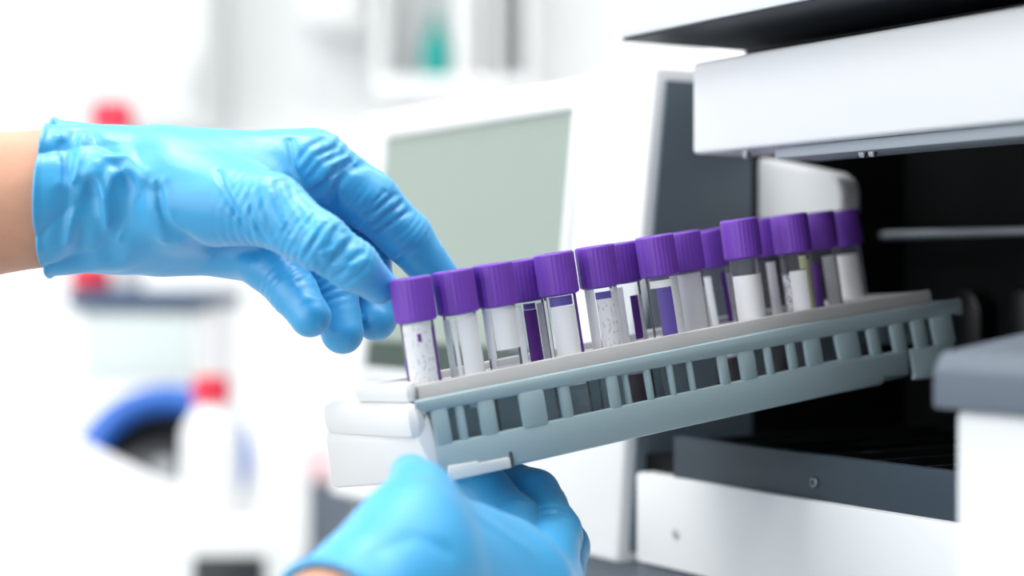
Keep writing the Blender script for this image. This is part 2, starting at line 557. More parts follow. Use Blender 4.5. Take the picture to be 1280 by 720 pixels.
def build_tube(b):
    pr = [(0, 0)] + [(RTUBE * math.sin(a), RTUBE * (1 - math.cos(a))) for a in [PI / 2 * q / 8 for q in range(1, 9)]] + [(RTUBE, LEN - 12), (RTUBE - 0.9, LEN - 12)]
    lathe(b, LOC, pr, 48)


def build_cap(b):
    r = RCAP
    pr = [(0, 57.2), (6.2, 57.2), (6.9, 57.3), (r - 0.1, 58.0), (r, 58.6), (r, 63), (r, 68), (r, 72.9), (r - 0.12, 73.4), (r - 0.45, 73.8), (r - 0.9, 74.0), (4.2, 74.0), (3.9, 73.3), (0, 73.2)]

    def rib(i, k, rr):
        return rr - (0.16 if (i % 4 in (0, 1)) and 4 <= k <= 7 else 0)
    lathe(b, LOC, pr, 112, rib)


def build_blood(b):
    r = RTUBE - 0.7
    pr = [(0, 0.8)] + [(r * math.sin(a), 0.8 + r * (1 - math.cos(a))) for a in [PI / 2 * q / 6 for q in range(1, 7)]] + [(r, 20), (0, 20)]
    lathe(b, LOC, pr, 32)


ME_TUBE = shared('tube_body', build_tube, M['clear'])
ME_CAP = shared('tube_cap', build_cap, M['cap'])
ME_BLOOD = shared('tube_blood', build_blood, M['blood'])


def label_mesh(a0, a1, h0, h1, m, r=RTUBE + 0.22):
    b = bm_new()
    n = max(3, int(abs(a1 - a0) / 7))
    rows = []
    for k in range(n + 1):
        a = math.radians(a0 + (a1 - a0) * k / n)
        x, y = math.sin(a), -math.cos(a)
        rows.append([b.verts.new(LOC(rr * x, rr * y, hh)) for rr, hh in ((r - 0.2, h0), (r, h0), (r, h1), (r - 0.2, h1))])
    for p, q in zip(rows, rows[1:]):
        for i in range(4):
            j = (i + 1) % 4
            b.faces.new((p[i], q[i], q[j], p[j]))
    b.faces.new(rows[0]); b.faces.new(rows[-1][::-1])
    bmesh.ops.recalc_face_normals(b, faces=b.faces[:])
    return mesh_of('label', b, m)


# (photo x of the cap centre, row, lift, extra lean, blood, patches, label text)
ROW = [12.0, 28.2, 44.4]
DROP = [-0.8, -1.6, -2.6]
L_, PR, DO, PU, VI, YG = 'label', 'labelprint', 'labeldot', 'purple', 'violet', 'yellowgreen'
tubes = [
    (517, 0, -0.6, 0.0, 0, [(-62, 46, 22, 56.5, PR), (48, 64, 22, 55, PU), (-88, -66, 22, 44, VI), (-8, 4, 50, 53, PU, 0.1)],
     'leftmost purple capped sample tube nearest the thumb'),
    (570, 0, -0.4, -0.5, 0, [(-14, 84, 22, 56.8, L_), (-88, -44, 26, 56, 'mint'), (-36, -22, 30, 56, L_)], 'purple capped tube second from the left end of the rack'),
    (619, 0, -0.2, 0.0, 0, [(-80, -34, 38, 56.8, L_), (-30, 80, 41, 57, L_), (-62, -40, 26, 38, L_)], 'third tube from the left with a short white label ending in dark glass'),
    (656, 1, 0.0, -0.3, 0, [(-85, -34, 22, 56, L_), (-24, 22, 24, 54, PU), (-22, 20, 54.2, 56.5, VI), (26, 58, 22, 56, L_)], 'fourth tube from the left with purple strip between white strips'),
    (696, 0, 0.2, -0.6, 0, [(-46, 46, 22, 53, L_), (50, 70, 22, 57, PU), (-46, 40, 53.3, 57, VI), (-88, -64, 24, 56, L_)], 'fifth tube from the left with white label under a violet edge'),
    (747, 0, 0.4, -0.2, 0, [(-88, -30, 26, 57.2, L_), (-26, 42, 22, 55.5, PR), (-26, 30, 53.0, 55.8, VI, 0.1), (45, 89, 22, 57, L_)],
     'sixth tube from the left with finely printed label and dark band on top'),
    (777, 1, 0.6, -0.4, 1, [(-75, -14, 24, 56, L_), (8, 40, 34, 52, PU), (44, 66, 22, 52, L_)], 'seventh tube from the left half hidden behind the printed label tube'),
    (822, 0, 0.8, -0.8, 0, [(-28, 28, 28, 53, VI), (-50, 34, 53, 56, L_, 0.1), (29, 76, 22, 57, L_), (-62, -40, 24, 34, L_)], 'eighth tube from the left with violet block beside a white stripe'),
    (856, 1, 1.0, -0.5, 0, [(-50, 50, 22, 56.5, L_), (60, 80, 22, 50, L_)], 'ninth tube from the left, plain white label, just right of the violet block tube'),
    (889, 2, 1.0, -2.2, 1, [(-60, -26, 22, 54, L_), (14, 34, 25, 55, PU), (-24, 44, 18, 25, L_), (40, 85, 24, 54, L_)], 'most tilted purple capped tube, tucked in just left of the tallest tube'),
    (927.5, 0, 2.2, 0.6, 0, [(-66, 64, 21, 50.5, L_)], 'tallest standing tube with a wide plain white label below clear glass'),
    (958, 1, 1.4, 0.3, 1, [(-20, 16, 22, 55, L_), (60, 85, 22, 55, L_)], 'tube behind the tallest one showing only a thin white strip'),
    (989, 0, 0.9, 0.2, 0, [(-72, -34, 22, 49, DO), (-33, 34, 22, 50, L_), (10, 42, 50.5, 56, YG, 0.1), (35, 62, 22, 54, YG)], 'third tube from the right end, dotted print and yellowish green label edge'),
    (1023, 1, 0.4, -0.4, 0, [(-80, -24, 24, 52, PU), (-8, 52, 22, 54.5, L_)], 'second tube from the right end with purple strip left of white label'),
    (1054, 2, 0.2, -0.8, 0, [(-62, 34, 20, 54, L_)], 'rightmost purple capped tube at the far end of the rack'),
]


def rack_a(px, py, b):
    """where along the rack the ray of a photo point meets the row at depth b"""
    d = (P(px, py, 1.0) - CAM)
    k = (rv * (b * mm) + (RO - CAM)).dot(rv) / d.dot(rv)
    return (CAM + d * k - RO).dot(ru) / mm


for px, row, lift, lean, blood, patches, text in tubes:
    b = ROW[row]
    py = 378 - 0.175 * (px - 516)
    a_cap = rack_a(px, py, b)
    base_c = -25.6 + lift + DROP[row]
    hgt = 66.0
    ang = math.radians(lean)
    m4 = rmat @ Matrix.Rotation(ang, 4, 'Y')
    m4 = m4.copy(); m4.translation = RF(a_cap - math.sin(ang) * hgt, b, base_c)
    tb = thing('sample_tube', None, text, 'tube', 'purple capped sample tubes in the rack', rot=m4)
    link('tube', ME_TUBE, tb); link('cap', ME_CAP, tb)
    if blood:
        link('blood', ME_BLOOD, tb)['label'] = 'dark red sample at the bottom'
    to_cam = CAM - m4.translation
    turn = math.degrees(math.atan2(to_cam.dot(ru), -to_cam.dot(rv))) * 0.85     # labels face the open side of the rack
    for p in patches:
        o = link('label', label_mesh(p[0] + turn, p[1] + turn, p[2], p[3], M[p[4]], RTUBE + 0.22 + (p[5] if len(p) > 5 else 0)), tb)
        if p[4] not in ('label', 'labelprint'):
            o['label'] = {'purple': 'purple label strip', 'violet': 'violet label block', 'labeldot': 'dotted print strip', 'yellowgreen': 'yellowish green label edge', 'mint': 'pale grey green label'}[p[4]]

# ----------------------------------------------------------------------------- gloves and arms (signed distance fields -> one continuous surface)
rng = np.random.default_rng(3)


def np3(v):
    return np.array((v.x, v.y, v.z))


class Field:
    def __init__(s, lo, hi, vox):
        s.lo = np.array(lo); s.vox = vox
        n = np.ceil((np.array(hi) - s.lo) / vox).astype(int) + 1
        g = np.meshgrid(*[np.arange(k) for k in n], indexing='ij')
        s.X = [(s.lo[i] + g[i] * vox).astype(np.float32) for i in range(3)]

    def pts(s):
        return s.X


def capsule(X, a, b, ra, rb):
    ab = b - a
    L2 = float(ab @ ab) + 1e-12
    t = ((X[0] - a[0]) * ab[0] + (X[1] - a[1]) * ab[1] + (X[2] - a[2]) * ab[2]) / L2
    t = np.clip(t, 0, 1)
    d = np.sqrt((X[0] - a[0] - t * ab[0]) ** 2 + (X[1] - a[1] - t * ab[1]) ** 2 + (X[2] - a[2] - t * ab[2]) ** 2)
    return d - (ra + (rb - ra) * t)


def smin(a, b, k):
    h = np.clip(0.5 + 0.5 * (b - a) / k, 0, 1)
    return b + (a - b) * h - k * h * (1 - h)


def wob(X, f, seed):
    r = np.random.default_rng(seed)
    o = 0
    for k in range(4):
        d = r.normal(size=3); d /= np.linalg.norm(d)
        o = o + np.sin((X[0] * d[0] + X[1] * d[1] + X[2] * d[2]) * f * r.uniform(0.7, 1.4) + r.uniform(0, 6.28))
    return o / 4


def J(px, py, d, r):
    """joint: photo position, distance, radius in photo pixels -> (point, radius in metres)"""
    return np3(P(px, py, d)), r * d / FPX


def chain(X, js, k=0.003, ripples=()):
    k = min(k, 0.003)
    sd = None
    for (a, ra), (b, rb) in zip(js, js[1:]):
        c = capsule(X, a, b, ra, rb)
        sd = c if sd is None else smin(sd, c, k)
    for idx, amp, lam, sig, seed in ripples:
        p0, r0 = js[idx]
        i0, i1 = max(0, idx - 1), min(len(js) - 1, idx + 1)
        ax = js[i1][0] - js[i0][0]; ax = ax / np.linalg.norm(ax)
        s_ = (X[0] - p0[0]) * ax[0] + (X[1] - p0[1]) * ax[1] + (X[2] - p0[2]) * ax[2]
        rad = np.sqrt((X[0] - p0[0]) ** 2 + (X[1] - p0[1]) ** 2 + (X[2] - p0[2]) ** 2)
        w = np.exp(-(s_ / sig) ** 2) * np.exp(-(np.maximum(0, rad - r0 * 1.5) / (0.5 * r0)) ** 2)
        ph = 2.2 * wob(X, 140, seed) + 1.3 * wob(X, 330, seed + 9)
        q = np.sin(2 * PI * s_ / lam + ph)
        gate = np.clip(0.5 + 0.9 * wob(X, 220, seed + 4), 0, 1)
        sd = sd + amp * w * gate * np.where(q > 0, q ** 0.6 if False else np.abs(q), 0.35 * -np.abs(q))
    return sd


def trace(F, sd, px, py, d0=0.45, d1=1.0):
    """first surface point seen along a photo ray (used to lay glove creases on the surface)"""
    base = np3(CAM)
    dirv = np3(P(px, py, 1.0)) - base
    for d in np.arange(d0, d1, F.vox * 0.7):
        p = base + dirv * d
        i = np.rint((p - F.lo) / F.vox).astype(int)
        if np.all(i >= 0) and np.all(i < sd.shape) and sd[tuple(i)] < 0:
            return p
    return None


def crease(F, sd, out, line, depth, width):
    """press (or raise) a crease into the field along a line laid on the surface"""
    pts = [trace(F, sd, x, y) for x, y in line]
    pts = [p for p in pts if p is not None]
    if len(pts) < 2:
        return
    arr = np.array(pts)
    i0 = np.maximum(0, np.floor((arr.min(0) - 3.2 * width - F.lo) / F.vox).astype(int))
    i1 = np.minimum(np.array(sd.shape), np.ceil((arr.max(0) + 3.2 * width - F.lo) / F.vox).astype(int) + 1)
    sl = tuple(slice(a, b) for a, b in zip(i0, i1))
    X = [x[sl] for x in F.X]
    dm = None
    for a, b in zip(pts, pts[1:]):
        c = capsule(X, a, b, 0, 0)
        dm = c if dm is None else np.minimum(dm, c)
    out[sl] += depth * np.exp(-(dm / width) ** 1.35)


def surface(name, F, sd, m):
    g = openvdb.FloatGrid(1.0)
    g.copyFromArray(np.ascontiguousarray(sd.astype(np.float32)))
    pts, quads = g.convertToQuads(isovalue=0.0)
    pts = pts * F.vox + F.lo
    me = bpy.data.meshes.new(name)
    me.from_pydata(pts.tolist(), [], quads[:, ::-1].tolist())
    b = bmesh.new(); b.from_mesh(me)
    bmesh.ops.recalc_face_normals(b, faces=b.faces[:])
    for _ in range(2):
        bmesh.ops.smooth_vert(b, verts=b.verts[:], factor=0.4, use_axis_x=True, use_axis_y=True, use_axis_z=True)
    b.to_mesh(me); b.free()
    me.materials.append(m)
    for p in me.polygons:
        p.use_smooth = True
    return me


# --- bare forearms: one mesh
ARM_IN = [J(-60, 259, 0.692, 94), J(58, 248, 0.688, 84), J(84, 249, 0.690, 68), J(150, 250, 0.695, 56)]
ARM_IN_LOW = [J(330, 900, 0.50, 112), J(420, 790, 0.53, 84), J(500, 720, 0.56, 70)]


def arms():
    # upper arm of the picture: forearm running left to the elbow
    up = [J(-560, 330, 0.72, 150), J(-300, 285, 0.705, 128), *ARM_IN]
    lo_ = [J(40, 1240, 0.44, 190), J(180, 1060, 0.465, 150), *ARM_IN_LOW]
    allp = np.array([j[0] for j in up + lo_])
    F = Field(allp.min(0) - 0.06, allp.max(0) + 0.06, 0.003)
    a = chain(F.X, up, 0.02); b = chain(F.X, lo_, 0.02)
    return surface('person', F, np.minimum(a, b), M['skin'])


person = tag(link('person', arms()), 'person reaching in from the left, bare forearms, both hands in sky blue gloves', 'person')


# --- upper glove (left hand seen from the thumb side)
def upper_glove():
    F = Field(np3(P(48, 462, 0.70)) - np.array((0.002, 0.082, 0.0)), np3(P(608, 140, 0.70)) + np.array((0, 0.060, 0.004)), 0.00065)
    X = F.X
    palm = chain(X, [J(66, 218, 0.683, 58), J(200, 214, 0.687, 55), J(380, 211, 0.695, 46)])
    palm = smin(palm, chain(X, [J(72, 275, 0.688, 58), J(200, 287, 0.70, 56), J(325, 298, 0.705, 46)]), 0.016)
    palm = smin(palm, chain(X, [J(68, 246, 0.70, 70), J(230, 248, 0.705, 74), J(350, 250, 0.715, 50)]), 0.012)
    thumb = chain(X, [J(225, 250, 0.675, 58), J(338, 262, 0.660, 46), J(400, 303, 0.651, 36), J(442, 332, 0.653, 31), J(474, 358, 0.661, 23)], 0.003,
                  [(1, 0.0004, 0.0036, 0.013, 11), (2, 0.0005, 0.0030, 0.012, 12), (3, 0.0004, 0.0028, 0.009, 13)])
    index = chain(X, [J(350, 212, 0.70, 46), J(394, 207, 0.70, 42), J(462, 251, 0.706, 36), J(508, 296, 0.712, 31), J(546, 345, 0.717, 26)], 0.003,
                  [(1, 0.0007, 0.0044, 0.012, 21), (2, 0.0005, 0.0030, 0.009, 22), (3, 0.0003, 0.0028, 0.007, 23)])
    middle = chain(X, [J(352, 245, 0.712, 44), J(400, 268, 0.722, 38), J(455, 322, 0.722, 32), J(468, 375, 0.713, 27), J(470, 400, 0.705, 25)], 0.003,
                   [(2, 0.0006, 0.0034, 0.010, 32)])
    ring = chain(X, [J(340, 272, 0.708, 42), J(385, 312, 0.705, 35), J(415, 362, 0.699, 30), J(428, 416, 0.692, 26)], 0.003, [(2, 0.0005, 0.0034, 0.010, 42)])
    pinky = chain(X, [J(300, 300, 0.70, 44), J(335, 327, 0.69, 35), J(366, 364, 0.68, 28), J(388, 396, 0.674, 25)], 0.003, [(2, 0.0005, 0.0032, 0.009, 52)])
    sd = smin(palm, thumb, 0.018)
    base = sd
    for fg, k in ((index, 0.006), (middle, 0.006), (ring, 0.006), (pinky, 0.008)):
        base = np.minimum(base, smin(palm, fg, k))
    sd = smin(base, np.minimum(np.minimum(index, middle), np.minimum(ring, pinky)), 0.0012)
    # the glove wraps the wrist, its open end gathered in loose pleats
    arm = chain(X, ARM_IN)
    armw = chain(X, [J(-60, 257, 0.691, 97), J(66, 248, 0.688, 91), J(150, 250, 0.689, 86), J(240, 250, 0.70, 70)])
    sd = smin(sd, armw, 0.005)
    c0 = np3(P(66, 250, 0.69))
    ax = np.array((1.0, 0.02, -0.03)); ax = ax / np.linalg.norm(ax)
    s_ = (X[0] - c0[0]) * ax[0] + (X[1] - c0[1]) * ax[1] + (X[2] - c0[2]) * ax[2]
    th = np.arctan2(X[2] - c0[2], X[1] - c0[1])
    fall = np.clip(1 - s_ / 0.036, 0, 1)
    pleat = np.abs(np.sin(th * 4.5 + 1.3 * wob(X, 110, 77) + s_ * 45))
    sd = sd + (0.0026 * (1 - pleat) ** 2 - 0.0010) * fall
    sd = sd - 0.0012 * np.exp(-((s_ - 0.0008) / 0.0011) ** 2)      # rolled hem
    # creases seen on the glove: (line, depth, width)
    cr = [
        ([(112, 228), (122, 275), (137, 322)], 0.0038, 0.0038), ([(118, 232), (106, 275), (92, 325)], 0.0030, 0.0045),
        ([(142, 245), (150, 275), (137, 322)], 0.0036, 0.0034), ([(150, 212), (165, 235), (152, 275)], 0.0036, 0.0045),
        ([(178, 222), (160, 270), (138, 320)], -0.0026, 0.0015), ([(118, 205), (128, 250), (133, 300)], -0.0022, 0.0017),
        ([(120, 215), (132, 196), (160, 196), (182, 222)], -0.0016, 0.0018),
        ([(192, 228), (199, 265), (205, 300)], -0.0014, 0.0016), ([(196, 240), (206, 280), (235, 300), (270, 314), (318, 314)], 0.0032, 0.0024),
        ([(78, 180), (84, 235), (76, 300)], 0.0024, 0.0024), ([(95, 165), (86, 190), (84, 215)], 0.0022, 0.0018), ([(104, 168), (100, 200), (90, 228)], -0.0016, 0.0014),
        ([(72, 170), (78, 200), (74, 230)], -0.0013, 0.0013), ([(110, 160), (122, 180), (140, 190)], 0.0014, 0.0016),
        ([(274, 215), (286, 250), (312, 290)], 0.0016, 0.0011), ([(312, 245), (318, 275), (332, 300)], 0.0010, 0.0009), ([(280, 212), (292, 245), (318, 284)], -0.0008, 0.0010),
        ([(326, 238), (332, 265), (344, 292)], 0.0009, 0.0009), ([(345, 228), (352, 260), (364, 290)], 0.0010, 0.0009), ([(360, 222), (368, 250), (382, 280)], 0.0010, 0.0009),
        ([(338, 240), (343, 262), (352, 285)], -0.0007, 0.0008),
        ([(362, 176), (368, 205), (384, 232), (402, 258)], 0.0022, 0.0014), ([(390, 240), (412, 222), (438, 203)], 0.0023, 0.0013),
        ([(416, 260), (418, 236), (434, 213), (454, 205)], 0.0027, 0.0014), ([(378, 217), (394, 196), (420, 184)], 0.0018, 0.0011),
        ([(372, 202), (386, 184), (404, 174)], 0.0015, 0.0010), ([(384, 226), (402, 204), (428, 192)], 0.0016, 0.0010), ([(400, 226), (416, 205), (434, 196)], -0.0010, 0.0009),
        ([(402, 246), (416, 224), (446, 204)], -0.0010, 0.0010),
        ([(460, 270), (478, 256), (494, 243)], 0.0016, 0.0010), ([(466, 282), (484, 268), (502, 253)], 0.0016, 0.0010), ([(472, 293), (492, 277), (512, 263)], 0.0013, 0.0010),
        ([(463, 276), (482, 261), (498, 248)], -0.0007, 0.0008), ([(456, 262), (470, 250), (482, 240)], 0.0009, 0.0009),
        ([(495, 327), (505, 318), (522, 310)], 0.0011, 0.0009),
        ([(396, 324), (412, 304), (420, 288)], 0.0016, 0.0010), ([(406, 337), (424, 318), (438, 302)], 0.0018, 0.0011), ([(420, 347), (440, 325), (452, 316)], 0.0016, 0.0010),
        ([(382, 320), (398, 296), (406, 280)], 0.0014, 0.0010), ([(412, 330), (428, 332), (442, 330)], -0.0010, 0.0009), ([(428, 357), (446, 344), (460, 332)], 0.0012, 0.0009),
        ([(402, 318), (418, 312), (430, 298)], -0.0010, 0.0009), ([(370, 310), (384, 288), (392, 268)], 0.0010, 0.0009), ([(390, 330), (404, 316), (414, 300)], -0.0008, 0.0008),
        ([(372, 352), (384, 346), (394, 340)], 0.0009, 0.0010), ([(352, 345), (362, 336), (374, 330)], 0.0010, 0.0010), ([(376, 376), (388, 372), (400, 374)], -0.0009, 0.0012),
    ]
    cr += [
        ([(84, 305), (94, 260), (110, 220)], -0.0022, 0.0030), ([(110, 218), (122, 228), (130, 245)], -0.0024, 0.0028), ([(140, 216), (158, 210), (178, 220)], -0.0028, 0.0030),
        ([(140, 222), (134, 250), (137, 300)], -0.0018, 0.0020), ([(96, 250), (100, 290), (104, 325)], 0.0016, 0.0040), ([(160, 235), (160, 255), (150, 290)], 0.0020, 0.0040),
        ([(205, 225), (212, 262), (222, 288)], -0.0010, 0.0014),
    ]
    add = np.zeros_like(sd)
    for line, dp, wd in cr:
        crease(F, sd, add, line, dp, wd)
    sd = sd + add
    sd = sd + 0.00018 * wob(X, 260, 5) + 0.00010 * wob(X, 620, 6)
    # open end with the forearm inside
    sd = np.maximum(sd, -s_)
    inner = np.maximum(arm - 0.0004, s_ - 0.010)
    sd = np.maximum(sd, -inner)
    return surface('glove', F, sd, M['glove'])


g1 = link('glove', upper_glove(), person)
g1['label'] = 'sky blue nitrile glove on the hand above the tubes'


# --- lower glove (right hand, palm up under the rack)
def lower_glove():
    F = Field(np3(P(330, 860, 0.60)) + np.array((0, -0.17, 0)), np3(P(770, 555, 0.60)) + np.array((0.006, 0.16, 0.004)), 0.0011)
    X = F.X
    palm = chain(X, [J(440, 780, 0.535, 88), J(520, 714, 0.565, 82), J(610, 712, 0.625, 64)])
    palm = smin(palm, chain(X, [J(500, 820, 0.56, 96), J(640, 752, 0.62, 82), J(684, 735, 0.66, 48)]), 0.016)
    thumb = chain(X, [J(470, 738, 0.545, 76), J(512, 662, 0.57, 60), J(522, 615, 0.594, 38), J(514, 594, 0.607, 27)], 0.003, [(1, 0.0006, 0.005, 0.012, 61)])
    web = chain(X, [J(505, 690, 0.565, 60), J(529, 646, 0.585, 46), J(585, 679, 0.61, 46), J(640, 708, 0.635, 42)])
    f1 = chain(X, [J(636, 705, 0.655, 40), J(640, 652, 0.678, 35), J(612, 614, 0.69, 28), J(588, 606, 0.695, 23)], 0.003, [(1, 0.0006, 0.004, 0.010, 62)])
    f2 = chain(X, [J(676, 722, 0.655, 46), J(690, 668, 0.682, 37), J(668, 618, 0.696, 31), J(640, 602, 0.705, 25)], 0.003, [(1, 0.0008, 0.004, 0.010, 63)])
    f3 = chain(X, [J(684, 740, 0.675, 46), J(702, 684, 0.705, 34), J(680, 632, 0.72, 28), J(655, 606, 0.725, 23)], 0.003)
    f4 = chain(X, [J(674, 752, 0.695, 42), J(692, 702, 0.73, 29), J(678, 645, 0.74, 24), J(660, 612, 0.745, 20)], 0.003)
    palm = smin(palm, web, 0.008)
    sd = smin(palm, thumb, 0.010)
    sd = smin(sd, chain(X, [(c, r + 0.0022) for c, r in ARM_IN_LOW]), 0.006)
    for fg in (f1, f2, f3, f4):
        sd = np.minimum(sd, smin(palm, fg, 0.003))
    c0, c1 = np3(P(416, 790, 0.53)), np3(P(560, 680, 0.585))
    ax = c1 - c0; ax /= np.linalg.norm(ax)
    s_ = (X[0] - c0[0]) * ax[0] + (X[1] - c0[1]) * ax[1] + (X[2] - c0[2]) * ax[2]
    sd = np.maximum(sd, -s_)
    sd = sd - 0.0010 * np.exp(-((s_ - 0.001) / 0.002) ** 2)
    for line, dp, wd in [([(470, 690), (520, 670), (560, 690)], 0.0012, 0.002), ([(590, 640), (630, 668), (660, 690)], -0.0010, 0.003), ([(672, 640), (690, 648), (708, 640)], 0.0010, 0.0016)]:
        crease(F, sd, sd, line, dp, wd)
    sd = sd + 0.0003 * wob(X, 240, 15)
    sd = np.maximum(sd, -np.maximum(chain(X, ARM_IN_LOW) - 0.0004, s_ - 0.010))
    return surface('glove', F, sd, M['glove'])


g2 = link('glove', lower_glove(), person)
g2['label'] = 'sky blue nitrile glove on the hand under the rack'

# ----------------------------------------------------------------------------- the lab behind
BZ = CAMZ - 0.33
bench2 = thing('lab_bench', (-0.3, 2.2, 0), 'long white bench along the back wall, blurred, under the red topped bottles', 'bench')
bm = bm_new(); box(bm, WORLD, (-1.7, 1.2), (1.66, 2.94), (BZ - 0.04, BZ), 0.004); part('worktop', bm, M['whitemat'], bench2)
for x0, x1 in ((-1.68, -0.9), (-0.88, -0.1), (-0.08, 0.6), (0.62, 1.18)):
    bm = bm_new(); box(bm, WORLD, (x0, x1), (1.72, 2.92), (0.0, BZ - 0.04), 0.004); part('cabinet', bm, M['whitemat'], bench2)


def wx(px, d):
    return (px - CX) / FPX * d


def wz(py, d):
    return CAMZ + (CY - py) / FPX * d


def bottle(px, base_z, d, r, cap_r, top_py, cap_h, label, m_body, m_cap, name='reagent_bottle', group=None):
    x = wx(px, d); top = wz(top_py, d)
    b = thing(name, (x, d, base_z), label, 'bottle', group)
    H = top - base_z
    fr = Frame((x, d, base_z), (1, 0, 0), (0, 1, 0), (0, 0, 1))
    neck = H - cap_h
    sh = min(r * 1.1, neck * 0.4)
    bm = bm_new()
    lathe(bm, fr, [(0, 0), (r * 0.92, 0), (r, 0.004), (r, neck - sh), (r * 0.93, neck - sh * 0.75), (r * 0.72, neck - sh * 0.4), (cap_r * 0.9, neck - sh * 0.15), (cap_r * 0.82, neck - 0.002), (cap_r * 0.82, neck + 0.004), (0, neck + 0.004)], 40)
    part('body', bm, m_body, b)
    bm = bm_new()
    lathe(bm, fr, [(0, neck), (cap_r, neck), (cap_r, H - 0.004), (cap_r * 0.92, H), (0, H)], 48, lambda i, k, rr: rr - (0.0008 if i % 4 < 2 and k in (1, 2) else 0))
    part('cap', bm, m_cap, b)
    return b


# white analyser unit with navy lid and red knob
d = 2.05
ux0, ux1 = wx(92, d), wx(255, d)
uz1 = wz(385, d)
unit = thing('storage_unit', ((ux0 + ux1) / 2, 2.16, BZ), 'white storage unit with navy lid and pale green front, blurred behind the arm', 'unit')
bm = bm_new(); box(bm, WORLD, (ux0, ux1), (2.05, 2.32), (BZ, uz1), 0.008, 3); part('body', bm, M['bottle'], unit)
bm = bm_new(); box(bm, WORLD, (ux0 - 0.006, ux1 + 0.003), (2.035, 2.33), (uz1, uz1 + 0.0205), 0.006, 3); lid = part('lid', bm, M['navy'], unit); part_label(lid, 'navy lid')
bm = bm_new(); box(bm, WORLD, (ux0 + 0.012, ux1 - 0.01), (2.044, 2.052), (wz(475, d), wz(392, d)), 0.003); part_label(part('front_panel', bm, M['mint'], unit), 'pale green front panel')
kx = wx(112, 2.08)
bm = bm_new(); lathe(bm, Frame((kx, 2.085, uz1 + 0.021), (1, 0, 0), (0, 1, 0), (0, 0, 1)), [(0, 0), (0.020, 0), (0.024, 0.006), (0.026, 0.016), (0.022, 0.026), (0.012, 0.031), (0, 0.032)], 32)
part_label(part('knob', bm, M['red'], lid), 'red round knob')

bottle(140, uz1 + 0.021, 2.24, 0.040, 0.027, 128, 0.040, 'tall white bottle with red cap standing on the navy lid, above the arm', M['bottle'], M['red'])
bottle(264, BZ, 1.735, 0.029, 0.018, 470, 0.026, 'white bottle with red cap standing beside the blue rimmed centrifuge', M['bottle'], M['red'])

# blue rimmed centrifuge with sloping top
d = 1.86
cc = Vector((wx(203, d), d, wz(578, d)))
cen = thing('centrifuge', (cc.x, cc.y, BZ), 'white benchtop centrifuge with open dark bowl and thick blue rim', 'centrifuge')
tilt = math.radians(55)
tn = Vector((0.05, -math.sin(tilt), math.cos(tilt))).normalized()
tx = Vector((1, 0, 0)); tx = (tx - tn * tx.dot(tn)).normalized(); ty = tn.cross(tx)
CF = Frame(cc, tx, ty, tn)
bm = bm_new(); torus(bm, CF, 0.078, 0.0155); part_label(part('rim', bm, M['blue'], cen), 'thick blue rim')
bm = bm_new(); lathe(bm, CF, [(0.076, 0.004), (0.074, -0.02), (0.06, -0.045), (0.03, -0.05), (0, -0.05)], 48); part_label(part('bowl', bm, M['bowl'], cen), 'dark open bowl')
bm = bm_new(); lathe(bm, CF, [(0, -0.05), (0.02, -0.05), (0.022, -0.02), (0.012, -0.012), (0, -0.012)], 24); part('rotor_hub', bm, M['darksteel'], cen)
bm = bm_new(); lathe(bm, CF, [(0.08, 0.002), (0.094, 0.0), (0.100, -0.008), (0.102, -0.05), (0.09, -0.06), (0, -0.06)], 64); part('housing', bm, M['bottle'], cen)
bm = bm_new(); box(bm, WORLD, (cc.x - 0.08, cc.x + 0.08), (cc.y - 0.03, cc.y + 0.10), (BZ, cc.z - 0.02), 0.012, 3); part('base', bm, M['bottle'], cen)
d = 1.795
fp = [(wx(40, d), wz(530, d)), (wx(70, d), wz(540, d)), (wx(262, d), wz(632, d)), (wx(262, d), BZ), (wx(40, d), BZ)]
bm = bm_new(); prism(bm, WORLD, fp, d, d + 0.02, 'y', 0.006, 3); part('front_guard', bm, M['bottle'], cen)

# small grey device with a dark slot, bottom of the picture
d = 1.69
bx0, bx1 = wx(228, d), wx(352, d)
dev = thing('bench_device', ((bx0 + bx1) / 2, d, BZ), 'small pale grey bench device with black front slot, below the red capped bottle', 'device')
bm = bm_new(); box(bm, WORLD, (bx0, bx1), (d - 0.012, d + 0.012), (BZ, wz(648, d)), 0.004); part('body', bm, M['palegrey'], dev)
bm = bm_new(); box(bm, WORLD, (bx0 + 0.012, bx1 - 0.014), (d - 0.016, d - 0.010), (BZ + 0.003, wz(692, d)), 0.002); part_label(part('slot', bm, M['bowl'], dev), 'black front slot')

d = 2.0
tb0, tb1 = wx(384, d), wx(446, d)
tip = thing('tip_box', ((tb0 + tb1) / 2, d + 0.04, BZ), 'dark grey pipette tip box with pale pink lid behind the end of the rack', 'box')
bm = bm_new(); box(bm, WORLD, (tb0, tb1), (d, d + 0.09), (BZ, wz(602, d)), 0.004); part('base', bm, M['slab'], tip)
bm = bm_new(); box(bm, WORLD, (tb0 - 0.004, tb1 + 0.004), (d - 0.003, d + 0.093), (wz(602, d), wz(560, d)), 0.006); part_label(part('lid', bm, M['pink'], tip), 'pale pink lid')

